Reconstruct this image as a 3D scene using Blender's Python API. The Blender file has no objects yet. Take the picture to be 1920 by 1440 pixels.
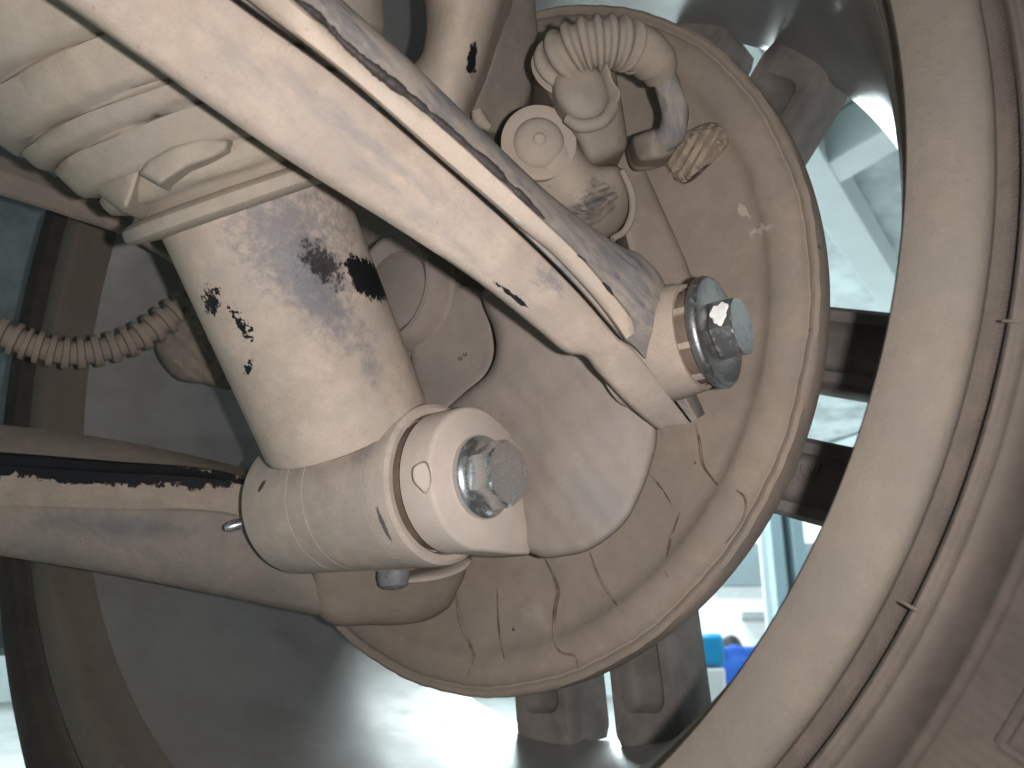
import bpy, bmesh, math, random
import numpy as np
from mathutils import Vector, Matrix
from mathutils.geometry import delaunay_2d_cdt
random.seed(7); rng = np.random.default_rng(7)
sc = bpy.context.scene
COL = sc.collection
# ------------------------------------------------------------------ camera, world, lamps, exposure
PITCH = math.radians(17.6); CAMZ = 1.69; FPX = 1500.0
cam_d = bpy.data.cameras.new("camera"); cam = bpy.data.objects.new("camera", cam_d); COL.objects.link(cam)
cam.location = (0, 0, CAMZ); cam.rotation_euler = (math.pi/2 + PITCH, 0, 0)
cam_d.sensor_width = 36; cam_d.lens = 36*FPX/1920; cam_d.clip_start = .01; cam_d.clip_end = 200
cam_d.dof.use_dof = True; cam_d.dof.focus_distance = .262; cam_d.dof.aperture_fstop = 22
sc.camera = cam
wd = bpy.data.worlds.new("World"); sc.world = wd; wd.use_nodes = True
wd.node_tree.nodes["Background"].inputs[0].default_value = (.55, .8, .85, 1)
wd.node_tree.nodes["Background"].inputs[1].default_value = .03
sc.view_settings.view_transform = 'Standard'; sc.view_settings.look = 'None'
sc.view_settings.exposure = 0; sc.view_settings.gamma = 1
FWD = np.array([0, math.cos(PITCH), math.sin(PITCH)]); DOWN = np.array([0, math.sin(PITCH), -math.cos(PITCH)])
RGT = np.array([1., 0, 0]); CAM0 = np.array([0, 0, CAMZ])
def W(c):                       # eye coordinates (right, down, forward) in metres -> world
    c = np.asarray(c, float)
    return CAM0 + c[..., 0:1]*RGT + c[..., 1:2]*DOWN + c[..., 2:3]*FWD
def WD(c):
    c = np.asarray(c, float); return c[0]*RGT + c[1]*DOWN + c[2]*FWD
# the torch of the phone that took the picture, a small round LED just right of the lens
ld = bpy.data.lights.new("phone_torch", 'AREA'); ld.shape = 'DISK'; ld.size = .005; ld.energy = .75
ld.color = (1, .95, .95)
lo = bpy.data.objects.new("phone_torch", ld); COL.objects.link(lo)
lo.location = W([.0148, -.001, -.002]); lo.rotation_euler = (math.pi/2 + PITCH, 0, 0)
# tube lamps of the workshop (their housings and tubes are built further down, these carry their light)
LAMPS = [(8.5, 4.5), (.62, 3.9), (.55, 5.3)]+[(x, y) for y in (8.5, 12.5, 18.0) for x in (-5.5, 1.0, 6.2)]
for i, (x, y) in enumerate(LAMPS):
    d = bpy.data.lights.new("tube_light", 'AREA'); d.shape = 'RECTANGLE'; d.size = 1.5; d.size_y = .14; d.energy = 80 if y in (3.9, 5.3) else 260
    d.color = (.86, .975, 1.0)
    o = bpy.data.objects.new("tube_light", d); COL.objects.link(o); o.location = (x, y, 4.42)

# ------------------------------------------------------------------ wheel frame (axle N inboard, F forward, U up), eye coordinates
C = np.array([-.078, -.041, .295])
N = np.array([-.60995, -.18143, -.77139]); F = np.array([.79158, -.18477, -.58246]); U = np.array([-.03685, -.96589, .25632])
def P(px, py, z): return np.array([(px-960)/FPX*z, (py-720)/FPX*z, z])
def PA(px, py, a):              # point seen at a pixel on the plane a metres inboard of the rim lip
    d = np.array([(px-960)/FPX, (py-720)/FPX, 1.]); return d*((a + C@N)/(d@N))
def Q(r, ang, a): return C + r*(math.cos(ang)*F + math.sin(ang)*U) + a*N

# ------------------------------------------------------------------ mesh helpers
class M:
    def __init__(s): s.v = []; s.f = []
    def add(s, v, f):
        o = len(s.v); s.v += [tuple(map(float, q)) for q in v]; s.f += [tuple(i+o for i in g) for g in f]; return s
def obj(name, m, mat, parent=None, sharp=38, bevel=0, seg=2, world=False, smooth=True, sub=0):
    v = np.array(m.v); v = v if world else W(v)
    off = np.array(parent.matrix_world.translation if parent else (0, 0, 0))
    if parent is not None: off = np.array(BASE[parent.name])
    else: off = v.mean(0)
    me = bpy.data.meshes.new(name); me.from_pydata((v-off).tolist(), [], m.f); me.update()
    bm = bmesh.new(); bm.from_mesh(me)
    bmesh.ops.remove_doubles(bm, verts=bm.verts, dist=1e-6); bmesh.ops.recalc_face_normals(bm, faces=bm.faces); bm.to_mesh(me); bm.free()
    if smooth:
        me.polygons.foreach_set('use_smooth', [True]*len(me.polygons))
        me.set_sharp_from_angle(angle=math.radians(sharp))
    me.materials.append(mat)
    o = bpy.data.objects.new(name, me); COL.objects.link(o)
    if parent: o.parent = parent
    else: o.location = off
    BASE[o.name] = off
    if bevel:
        b = o.modifiers.new("bevel", 'BEVEL'); b.width = bevel; b.segments = seg; b.limit_method = 'ANGLE'; b.angle_limit = math.radians(sharp); b.harden_normals = False
    if sub:
        b = o.modifiers.new("sub", 'SUBSURF'); b.levels = sub; b.render_levels = sub
    return o
BASE = {}
def thing(name, label, cat, base, group=None, world=False):
    o = bpy.data.objects.new(name, None); COL.objects.link(o); o.empty_display_size = .02
    b = np.array(base) if world else W(base)
    o.location = b; BASE[o.name] = b
    o['label'] = label; o['category'] = cat
    if group: o['group'] = group
    return o
def tag(o, label, cat, group=None):
    o['label'] = label; o['category'] = cat
    if group: o['group'] = group
    return o
def spline(pts, n, closed=False):
    p = np.array(pts, float)
    if closed: p = np.vstack([p[-1], p, p[0], p[1]])
    else: p = np.vstack([2*p[0]-p[1], p, 2*p[-1]-p[-2]])
    k = len(p)-3; out = []
    for t in np.linspace(0, k, n, endpoint=not closed):
        i = min(int(t), k-1); u = t-i; a, b, c, d = p[i:i+4]
        out.append(.5*((2*b)+(c-a)*u+(2*a-5*b+4*c-d)*u*u+(3*b-a-3*c+d)*u**3))
    return np.array(out)
def basis(ax):
    ax = ax/np.linalg.norm(ax); h = np.array([0, 0, 1.]) if abs(ax[2]) < .8 else np.array([0, 1., 0])
    u = np.cross(h, ax); u /= np.linalg.norm(u); return ax, u, np.cross(ax, u)
def lathe(prof, o, ax, seg=64, closed=False, uv=None, mod=None, arc=None):
    """prof: (r, h) along ax from o.  closed joins last ring to the first.  mod(i,j)->dr"""
    ax = ax/np.linalg.norm(ax)
    if uv is None: _, u, v = basis(ax)
    else: u, v = uv
    m = M(); vs = []; n = len(prof)
    for j in range(seg):
        t = 2*math.pi*j/seg
        for i, (r, h) in enumerate(prof):
            dr, dh = mod(i, j) if mod else (0, 0)
            vs.append(o + (r+dr)*(math.cos(t)*u+math.sin(t)*v) + (h+dh)*ax)
    fs = []
    for j in range(seg):
        k = (j+1) % seg
        for i in range(n if closed else n-1):
            i2 = (i+1) % n; fs.append((j*n+i, k*n+i, k*n+i2, j*n+i2))
    if not closed:
        if prof[0][0] > 1e-6: fs.append(tuple(j*n for j in range(seg)))
        if prof[-1][0] > 1e-6: fs.append(tuple(j*n+n-1 for j in reversed(range(seg))))
    return m.add(vs, fs)
def tube(pts, rad, n=60, seg=20, mod=None, ell=None, closed_ends=True, raw=False):
    p = np.array(pts) if raw else spline(pts, n); n = len(p)
    rr = np.interp(np.linspace(0, 1, n), np.linspace(0, 1, len(rad)), rad) if hasattr(rad, '__len__') else np.full(n, rad)
    m = M(); vs = []; fs = []; prev = None
    for i in range(n):
        t = p[min(i+1, n-1)]-p[max(i-1, 0)]; t = t/np.linalg.norm(t)
        if prev is None: _, u, v = basis(t)
        else: u = prev-t*(prev@t); u /= np.linalg.norm(u); v = np.cross(t, u)
        prev = u
        for j in range(seg):
            a = 2*math.pi*j/seg; r = rr[i]*(mod(i, j) if mod else 1)
            vs.append(p[i]+r*(math.cos(a)*u+math.sin(a)*v))
    for i in range(n-1):
        for j in range(seg):
            k = (j+1) % seg; fs.append((i*seg+j, i*seg+k, (i+1)*seg+k, (i+1)*seg+j))
    if closed_ends: fs.append(tuple(range(seg))[::-1]); fs.append(tuple(range((n-1)*seg, n*seg)))
    return m.add(vs, fs)
def rails(rs, n=60, cap=True, cross=1):
    """closed loft: each rail a list of 3D control points, rails go round the section"""
    R = [spline(r, n) for r in rs]; k = len(R)
    vs = [R[j][i] for i in range(n) for j in range(k)]
    fs = [(i*k+j, i*k+(j+1) % k, (i+1)*k+(j+1) % k, (i+1)*k+j) for i in range(n-1) for j in range(k)]
    if cap: fs.append(tuple(range(k))[::-1]); fs.append(tuple((n-1)*k+j for j in range(k)))
    return M().add(vs, fs)
def tps(ctrl):
    c = np.array(ctrl, float); x = c[:, :2]/500; z = c[:, 2]; n = len(c)
    def ker(d2): return np.where(d2 > 1e-12, .5*d2*np.log(np.maximum(d2, 1e-12)), 0)
    K = ker(((x[:, None]-x[None])**2).sum(2)) + 1e-4*np.eye(n); Pm = np.hstack([np.ones((n, 1)), x])
    A = np.block([[K, Pm], [Pm.T, np.zeros((3, 3))]]); w = np.linalg.solve(A, np.concatenate([z, np.zeros(3)]))
    def ev(q):
        q = np.atleast_2d(q)/500; return ker(((q[:, None]-x[None])**2).sum(2))@w[:n] + w[n] + q@w[n+1:]
    return ev
def relief(outline, ctrl, step=7, edge=(14, .004), thick=.02, mode='a', smooth_out=True, fn=None):
    """solid casting: outline, inboard face from control heights, rolled edge, side skirt and back"""
    B = spline([(*q, 0) for q in outline], len(outline)*12, closed=True)[:, :2] if smooth_out else np.array(outline, float)
    pts = [B[0]]; L = 0
    poly = np.vstack([B, B[:1]]); d = np.linalg.norm(np.diff(poly, axis=0), axis=1); s = np.concatenate([[0], np.cumsum(d)])
    nb = max(8, int(s[-1]/step)); t = np.linspace(0, s[-1], nb, endpoint=False)
    B = np.stack([np.interp(t, s, poly[:, 0]), np.interp(t, s, poly[:, 1])], 1)
    def inside(q):
        x, y = q; c = False
        for i in range(len(B)):
            x1, y1 = B[i]; x2, y2 = B[i-1]
            if (y1 > y) != (y2 > y) and x < (x2-x1)*(y-y1)/(y2-y1)+x1: c = not c
        return c
    A0, A1 = B, np.roll(B, -1, 0); E = A1-A0; EL = (E**2).sum(1)
    def bd(q):
        u = np.clip(((q-A0)*E).sum(1)/EL, 0, 1); return np.sqrt(((A0+u[:, None]*E-q)**2).sum(1).min())
    I = []; w, dep = edge
    T = np.roll(B, -1, 0)-np.roll(B, 1, 0); T /= np.linalg.norm(T, axis=1)[:, None]; NR = np.stack([-T[:, 1], T[:, 0]], 1)
    area = .5*np.sum(B[:, 0]*np.roll(B[:, 1], -1)-np.roll(B[:, 0], -1)*B[:, 1]); NR = NR if area > 0 else -NR
    ds = (.10, .30, .60, 1.0)
    for dd in ds:
        for q in B+NR*dd*w:
            if inside(q) and bd(q) > dd*w*.93: I.append(q)
    x0, y0 = B.min(0); x1, y1 = B.max(0); row = 0
    y = y0+step*.5
    while y < y1:
        x = x0+(step*.5 if row % 2 else 0)
        while x < x1:
            q = np.array([x, y])
            if inside(q) and bd(q) > w+step*.5: I.append(q)
            x += step
        y += step*.87; row += 1
    # extra ring just inside the edge for a clean roll
    allp = np.vstack([B, np.array(I)]) if I else B
    co, ed, fa, *_ = delaunay_2d_cdt([Vector(q) for q in allp], [], [list(range(nb))], 1, 1e-5)
    co = np.array([tuple(c) for c in co]); ev = tps(ctrl)(co)
    V = []
    for q, h in zip(co, ev):
        dd = bd(q); k = max(0, 1-dd/w) if w else 0
        drop = dep*(1-math.sqrt(max(0, 1-k*k)))
        if fn: drop += fn(q)
        V.append(PA(q[0], q[1], h-drop) if mode == 'a' else P(q[0], q[1], h+drop))
    V = np.array(V); n = len(V)
    cnt = {}
    for f in fa:
        for i in range(len(f)):
            e = (f[i], f[(i+1) % len(f)]); cnt[e] = 1
    bnd = [e for e in cnt if (e[1], e[0]) not in cnt]
    Bk = V+np.array([0, 0, thick])
    m = M(); m.add(np.vstack([V, Bk]), [tuple(f) for f in fa]+[tuple(i+n for i in reversed(f)) for f in fa]+[(b, a, a+n, b+n) for a, b in bnd])
    return m
def box(cx, cy, cz, sx, sy, sz, rz=0, m=None):
    m = m or M(); c, s = math.cos(rz), math.sin(rz); v = []
    for dz in (-.5, .5):
        for dx, dy in ((-.5, -.5), (.5, -.5), (.5, .5), (-.5, .5)):
            x, y = dx*sx, dy*sy; v.append((cx+c*x-s*y, cy+s*x+c*y, cz+dz*sz))
    return m.add(v, [(0, 3, 2, 1), (4, 5, 6, 7), (0, 1, 5, 4), (1, 2, 6, 5), (2, 3, 7, 6), (3, 0, 4, 7)])

# ------------------------------------------------------------------ materials
class NT:
    def __init__(s, name):
        s.m = bpy.data.materials.new(name); s.m.use_nodes = True; s.t = s.m.node_tree; s.n = s.t.nodes; s.l = s.t.links
        s.b = s.n["Principled BSDF"]; s.pos = s.n.new("ShaderNodeNewGeometry").outputs["Position"]
    def set(s, inp, v):
        if hasattr(v, 'is_linked') or isinstance(v, bpy.types.NodeSocket): s.l.new(v, inp)
        else: inp.default_value = v
    def math(s, op, a, b=0., c=0., clamp=False):
        q = s.n.new("ShaderNodeMath"); q.operation = op; q.use_clamp = clamp
        for i, v in enumerate((a, b, c)): s.set(q.inputs[i], v)
        return q.outputs[0]
    def vmath(s, op, a, b=(0, 0, 0)):
        q = s.n.new("ShaderNodeVectorMath"); q.operation = op; s.set(q.inputs[0], a); s.set(q.inputs[1], b)
        return q.outputs["Value"] if op in ('DOT_PRODUCT', 'LENGTH') else q.outputs[0]
    def comb(s, x, y, z):
        q = s.n.new("ShaderNodeCombineXYZ")
        for i, v in enumerate((x, y, z)): s.set(q.inputs[i], v)
        return q.outputs[0]
    def noise(s, scale, detail=4, rough=.6, vec=None):
        q = s.n.new("ShaderNodeTexNoise"); s.set(q.inputs["Vector"], vec or s.pos)
        q.inputs["Scale"].default_value = scale; q.inputs["Detail"].default_value = detail; q.inputs["Roughness"].default_value = rough
        return q.outputs[0]
    def ramp(s, v, lo, hi, a=0., b=1.):
        q = s.n.new("ShaderNodeMapRange"); q.interpolation_type = 'SMOOTHSTEP'; s.set(q.inputs[0], v)
        for i, x in enumerate((lo, hi, a, b)): s.set(q.inputs[i+1], x)
        return q.outputs[0]
    def mix(s, f, a, b):
        q = s.n.new("ShaderNodeMix"); q.data_type = 'RGBA'; s.set(q.inputs[0], f)
        for i, v in ((6, a), (7, b)): s.set(q.inputs[i], v if isinstance(v, bpy.types.NodeSocket) else (*v, 1))
        return q.outputs[2]
    def local(s, c, axes):      # coordinates about c, axes = ((dir, halflength) x3)
        d = s.vmath('SUBTRACT', s.pos, tuple(c))
        return [s.vmath('DOT_PRODUCT', d, tuple(np.array(a)/np.linalg.norm(a)/l)) for a, l in axes]
    def bump(s, h, strength=.3, dist=.001):
        q = s.n.new("ShaderNodeBump"); s.set(q.inputs["Height"], h); q.inputs["Strength"].default_value = strength; q.inputs["Distance"].default_value = dist
        s.l.new(q.outputs[0], s.b.inputs["Normal"])
DUST_A = (.405, .325, .258); DUST_B = (.30, .242, .19); PAINT = (.012, .012, .014); SCUFF = (.17, .165, .17)
VD = {'r': RGT, 'd': DOWN, 'f': FWD}
def patch(px, py, z, along=(1, 0), l1=40, l2=20, col=PAINT, amp=1.2, scale=350, lo=.45, hi=.6, gain=1.0, k=1.0, stretch=1.0, rough=.45):
    a = np.array([along[0], along[1], 0.]); a /= np.linalg.norm(a); b = np.array([-a[1], a[0], 0.])
    u = z/FPX
    return dict(c=W(P(px, py, z)), ax=((WD(a), l1*u), (WD(b), l2*u), (FWD, .09)), col=col, amp=amp, scale=scale, lo=lo, hi=hi, gain=gain, k=k, st=stretch, rough=rough)
def dust(name, patches=(), radial=False, ca=DUST_A, cb=DUST_B, grain=.45, speck=.6, streak=None, mottle=None):
    s = NT(name)
    big = s.noise(28, 5, .6); mid = s.noise(140, 5, .65); fine = s.noise(1500, 3, .7)
    f = s.math('ADD', s.math('MULTIPLY', big, .55), s.math('MULTIPLY', mid, .45))
    col = s.mix(s.ramp(f, .36, .64), cb, ca)
    col = s.mix(s.math('MULTIPLY', s.ramp(fine, .52, .78), .5), col, tuple(x*.72 for x in cb))
    col = s.mix(s.math('MULTIPLY', s.ramp(s.noise(620, 2, .5), .71, .76), speck), col, tuple(x*.45 for x in cb))
    col = s.mix(s.math('MULTIPLY', s.ramp(s.noise(48, 4, .6), .44, .66), .5), col, tuple(.5*x+.5*g for x, g in zip(cb, (cb[1]*1.08, cb[1]*1.02, cb[1]*.96))))
    dots = s.n.new('ShaderNodeTexVoronoi'); dots.inputs['Scale'].default_value = 330; s.l.new(s.pos, dots.inputs['Vector'])
    col = s.mix(s.math('MULTIPLY', s.ramp(dots.outputs['Distance'], .10, .04), s.math('MULTIPLY', s.ramp(s.noise(75, 3, .6), .55, .62), speck*.9)), col, tuple(x*.4 for x in cb))
    if mottle:              # thin rubbed places where the grey part shows through the dust
        axis, amt = mottle
        loc = s.local((0, 0, CAMZ), ((axis, .028), (np.cross(axis, FWD), .006), (FWD, .02)))
        q = s.noise(1, 6, .68, s.comb(*loc))
        q2 = s.noise(1, 3, .6, s.vmath('MULTIPLY', s.comb(*loc), (.25, .25, .25)))
        col = s.mix(s.math('MULTIPLY', s.math('MULTIPLY', s.ramp(q, .45, .72), s.ramp(q2, .42, .62)), amt), col, SCUFF)
    if streak:              # scuffed bare side, streaks along one axis
        axis, amt = streak
        loc = s.local((0, 0, CAMZ), ((axis, .03), (np.cross(axis, FWD), .0022), (FWD, .004)))
        q = s.noise(1, 6, .62, s.comb(*loc)); q2 = s.noise(55, 3, .6)
        f = s.math('ADD', q, s.math('MULTIPLY', s.math('SUBTRACT', q2, .5), .9))
        col = s.mix(s.math('MULTIPLY', s.ramp(f, .34, .66), amt), col, (.15, .148, .155))
        col = s.mix(s.math('MULTIPLY', s.ramp(f, .62, .78), amt), col, (.055, .055, .06))
    if radial:              # dust lies thick on the bead, the flexing sidewall has shed it
        d = s.vmath('SUBTRACT', s.pos, tuple(W(C))); h = s.vmath('DOT_PRODUCT', d, tuple(WD(N)))
        rr = s.math('SQRT', s.math('SUBTRACT', s.vmath('DOT_PRODUCT', d, d), s.math('MULTIPLY', h, h)))
        col = s.mix(s.ramp(s.math('ADD', rr, s.math('MULTIPLY', s.math('SUBTRACT', mid, .5), .004)), .2275, .2345), col, s.mix(s.ramp(f, .36, .64), (.046, .037, .032), (.068, .055, .045)))
    rg = .93; relief_h = None
    for p in patches:
        loc = s.local(p['c'], p['ax']); d = s.vmath('LENGTH', s.comb(*loc))
        if p['st'] != 1:
            l2 = s.local(p['c'], ((p['ax'][0][0], p['st']/p['scale']), (p['ax'][1][0], 1/p['scale']), (p['ax'][2][0], 1/p['scale'])))
            nz = s.noise(1, 5, .65, s.comb(*l2))
        else: nz = s.noise(p['scale'], 5, .68)
        h = s.math('ADD', s.math('MULTIPLY', s.math('SUBTRACT', 1., d), p['gain']), s.math('MULTIPLY', s.math('SUBTRACT', nz, .5), p['amp']))
        mk = s.math('MULTIPLY', s.ramp(h, p['lo'], p['hi']), p['k'])
        col = s.mix(mk, col, p['col'])
        rg = s.math('ADD', s.math('MULTIPLY', mk, p['rough']-.93), rg)
        if p['col'] is PAINT: relief_h = mk if relief_h is None else s.math('MAXIMUM', relief_h, mk)
    s.l.new(col, s.b.inputs["Base Color"]); s.set(s.b.inputs["Roughness"], rg); s.b.inputs["Specular IOR Level"].default_value = .18
    hh = s.math('ADD', s.math('MULTIPLY', fine, .5), s.math('MULTIPLY', mid, 1.0))
    if relief_h is not None: hh = s.math('SUBTRACT', hh, s.math('MULTIPLY', relief_h, 1.4))
    s.bump(hh, grain, .0009)
    return s.m
def plain(name, col, rough=.5, metal=0., var=.25, scale=60, bump=0., bscale=400, spec=.5, emit=None, col2=None):
    s = NT(name); n = s.noise(scale, 5, .6)
    c = s.mix(s.ramp(n, .3, .7), tuple(x*(1-var) for x in (col2 or col)), tuple(min(1, x*(1+var*.6)) for x in col))
    s.l.new(c, s.b.inputs["Base Color"]); s.b.inputs["Metallic"].default_value = metal; s.b.inputs["Specular IOR Level"].default_value = spec
    s.set(s.b.inputs["Roughness"], s.ramp(s.noise(scale*3, 3), .3, .7, max(.02, rough-.08), min(1, rough+.08)))
    if bump: s.bump(s.noise(bscale, 4), bump, .001)
    if emit: s.b.inputs["Emission Color"].default_value = (*emit[0], 1); s.b.inputs["Emission Strength"].default_value = emit[1]
    return s.m

AX = WD(np.array([.80, .60, .0])/1.0); AX = AX/np.linalg.norm(AX)
m_dust = dust("road_dust")
m_shield = dust("shield_dust", ca=(.345, .280, .220), cb=(.285, .230, .182), grain=.3, speck=.25, patches=[
    patch(1405, 385, .29, (.5, 1), 50, 22, (.46, .39, .32), 1.4, 420, .62, .78, stretch=4),
    patch(1425, 430, .29, (1, -.6), 45, 25, (.46, .39, .32), 1.5, 500, .66, .82, stretch=4),
    patch(1300, 190, .30, (.5, 1), 70, 40, (.43, .36, .29), 1.5, 330, .66, .85, stretch=4),
    patch(1230, 180, .33, (1, 0), 70, 120, (.20, .175, .155), .7, 120, .3, 1.0, k=.5),
    patch(1000, 1130, .34, (1, .2), 90, 60, (.42, .35, .29), 1.2, 160, .55, .9, k=.6)])
m_arm = dust("arm_dust", ca=(.425, .350, .283), cb=(.315, .258, .208), mottle=(AX, .38), patches=[
    patch(960, 552, .207, (.82, .6), 60, 9, PAINT, 1.5, 700, .38, .5, stretch=3),
    patch(1030, 520, .207, (.82, .6), 95, 50, (.16, .15, .155), 1.2, 500, .5, .9, k=.8, stretch=3),
    patch(720, 290, .185, (.82, .6), 330, 40, (.20, .19, .19), 1.1, 300, .5, .95, k=.55, stretch=4)])
m_strip = dust("strip_dust", ca=(.44, .36, .288), cb=(.385, .312, .246), speck=.35)
m_side = dust("scuffed_side", speck=.2, patches=[patch(1240, 680, .225, (.75, .66), 150, 70, (.20, .18, .165), .5, 300, .2, .75, k=.85, rough=.9)], streak=(AX, .8), ca=(.36, .30, .245), cb=(.28, .235, .195), grain=.25)
m_tube = dust("shock_dust", ca=(.53, .437, .355), cb=(.40, .33, .265), speck=.3, patches=[
    patch(570, 450, .265, (.4, .9), 250, 150, (.16, .155, .165), 1.5, 330, .25, 1.0, gain=1.3, k=.8),
    patch(610, 550, .26, (.5, .85), 230, 85, (.13, .13, .145), 1.2, 260, .3, .95, gain=1.2, k=.8),
    patch(700, 690, .26, (.2, 1), 90, 40, (.17, .16, .165), 1.0, 300, .4, 1., k=.7),
    patch(692, 525, .262, (.45, .9), 60, 34, PAINT, 1.0, 420, .25, .36),
    patch(630, 510, .262, (.6, .8), 75, 44, PAINT, 1.6, 420, .35, .65, k=.85),
    patch(437, 575, .262, (.6, -.8), 46, 34, PAINT, 1.9, 520, .42, .5, stretch=1),
    patch(490, 615, .262, (.6, .8), 62, 26, PAINT, 2.2, 520, .55, .62),
    patch(492, 690, .262, (.6, -.8), 28, 14, PAINT, 2.2, 600, .5, .58)])
m_knuck = dust("knuckle_dust", ca=(.325, .274, .236), cb=(.275, .231, .197), grain=.2, speck=.2, patches=[
    patch(1110, 930, .262, (.6, 1), 120, 80, (.27, .255, .245), .6, 160, .25, .9, k=.6)])
m_lug = dust("lug_dust", ca=(.56, .475, .405), cb=(.50, .42, .355), grain=.25, speck=.25)
m_sleeve = dust("sleeve_dust", ca=(.51, .425, .352), cb=(.41, .34, .282), speck=.25, patches=[
    patch(482, 915, .285, (.5, -.8), 22, 7, PAINT, 1., 500, .35, .5, k=.8),
    patch(730, 970, .265, (.35, .9), 60, 8, (.07, .07, .09), 1., 500, .3, .55, k=.85),
    patch(700, 840, .27, (.8, -.5), 110, 40, (.24, .225, .215), .9, 200, .35, .9, k=.6)])
m_low = dust("lower_arm_dust", ca=(.30, .245, .195), cb=(.24, .195, .156))
m_lowband = dust("lower_arm_chipped", patches=[patch(180, 872, .317, (1, .09), 420, 48, PAINT, 1.2, 150, .30, .36)])
m_lowgrey = dust("lower_arm_grey", ca=(.30, .25, .205), cb=(.22, .19, .165), patches=[patch(200, 990, .31, (1, .1), 260, 45, (.13, .13, .135), 1.3, 110, .3, .9, k=.7)])
m_link = dust("upper_link_dust", ca=(.46, .375, .295), cb=(.385, .315, .25), speck=.25, patches=[
    patch(886, 118, .27, (-.2, 1), 44, 12, PAINT, 1.3, 420, .36, .46),
    patch(929, 58, .27, (-.1, 1), 32, 5, PAINT, .8, 420, .35, .5)])
m_gaiter = dust("cover_dust", ca=(.385, .33, .262), cb=(.305, .262, .207), speck=.1)
m_cal = dust("caliper_dust", ca=(.345, .285, .225), cb=(.30, .245, .195), patches=[
    patch(1120, 370, .26, (.9, -.4), 110, 75, (.06, .058, .062), 1.5, 230, .42, .95, k=.9, stretch=2.5)])
m_conn = dust("connector_dust", ca=(.285, .24, .188), cb=(.24, .20, .158), speck=.1)
m_cable = dust("cable_dust", streak=(WD(np.array([.2, 1, 0])), .95), ca=(.30, .26, .215), cb=(.22, .19, .165))
m_rubber = dust("bushing_rubber", ca=(.185, .138, .10), cb=(.13, .096, .07), speck=.3)
def crack_mat():
    s = NT("dried_water_line"); n = s.noise(130, 4, .65)
    s.l.new(s.mix(s.ramp(n, .40, .62), (.13, .098, .074), (.27, .215, .17)), s.b.inputs["Base Color"]); s.b.inputs["Roughness"].default_value = .95; s.b.inputs["Specular IOR Level"].default_value = .1
    return s.m
m_crack = crack_mat()
m_dark = plain("dark_hollow", (.02, .02, .02), .9, spec=.1)
def zinc(name, base, dirt, amt, rough=.3):
    s = NT(name); n = s.noise(420, 4, .6); n2 = s.noise(1400, 3, .6)
    mk = s.math('MULTIPLY', s.ramp(s.math('ADD', s.math('MULTIPLY', n, .6), s.math('MULTIPLY', n2, .4)), .50, .66), amt)
    s.l.new(s.mix(mk, base, dirt), s.b.inputs["Base Color"]); s.set(s.b.inputs["Metallic"], s.math('SUBTRACT', .95, s.math('MULTIPLY', mk, .8)))
    s.set(s.b.inputs["Roughness"], s.math('ADD', rough, s.math('MULTIPLY', mk, .4))); s.bump(n2, .05, .0002); return s.m
m_zinc = zinc("zinc_bright", (.60, .62, .63), (.30, .29, .275), .22, .27)
m_zinc2 = zinc("zinc_dull", (.30, .30, .295), (.17, .16, .148), .55, .40)
m_white = plain("white_paint_mark", (.80, .78, .74), .8, var=.08, scale=300, bump=.3)
# wheel
def rim_mat():
    s = NT("barrel_aluminium"); n = s.noise(14, 6, .6); n2 = s.noise(90, 5, .6)
    f = s.math('ADD', s.math('MULTIPLY', n, .7), s.math('MULTIPLY', n2, .3))
    dd = s.vmath('SUBTRACT', s.pos, tuple(W(C))); dep = s.vmath('DOT_PRODUCT', dd, tuple(WD(N)))
    mk = s.math('ADD', s.ramp(f, .25, .75, .15, .55), s.ramp(s.math('ADD', dep, s.math('MULTIPLY', s.math('SUBTRACT', n, .5), .08)), -.085, -.035, 0., .5), clamp=True)
    s.l.new(s.mix(mk, (.50, .51, .51), (.18, .17, .15)), s.b.inputs["Base Color"])
    s.set(s.b.inputs["Metallic"], s.math('SUBTRACT', .9, s.math('MULTIPLY', mk, .8))); s.set(s.b.inputs["Roughness"], s.math('ADD', .26, s.math('MULTIPLY', mk, .36)))
    s.bump(n2, .1, .0006); return s.m
m_barrel = rim_mat()
m_lip = dust("rim_lip_dust", ca=(.155, .130, .104), cb=(.132, .111, .090), grain=.45, speck=.25)
m_spoke = plain("spoke_back", (.20, .178, .163), .7, var=.3, scale=40, bump=.2, bscale=700, spec=.25)
m_tyre = dust(radial=True, name="tyre_rubber_dusty", ca=(.135, .110, .090), cb=(.098, .081, .067), grain=.35, speck=.15)

# ------------------------------------------------------------------ wheel
UV = (F, U)
wheel = thing("car_wheel", "large dusty alloy wheel with twin spokes and its tyre, behind the round brake shield", "wheel", Q(0, 0, -.1))
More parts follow.
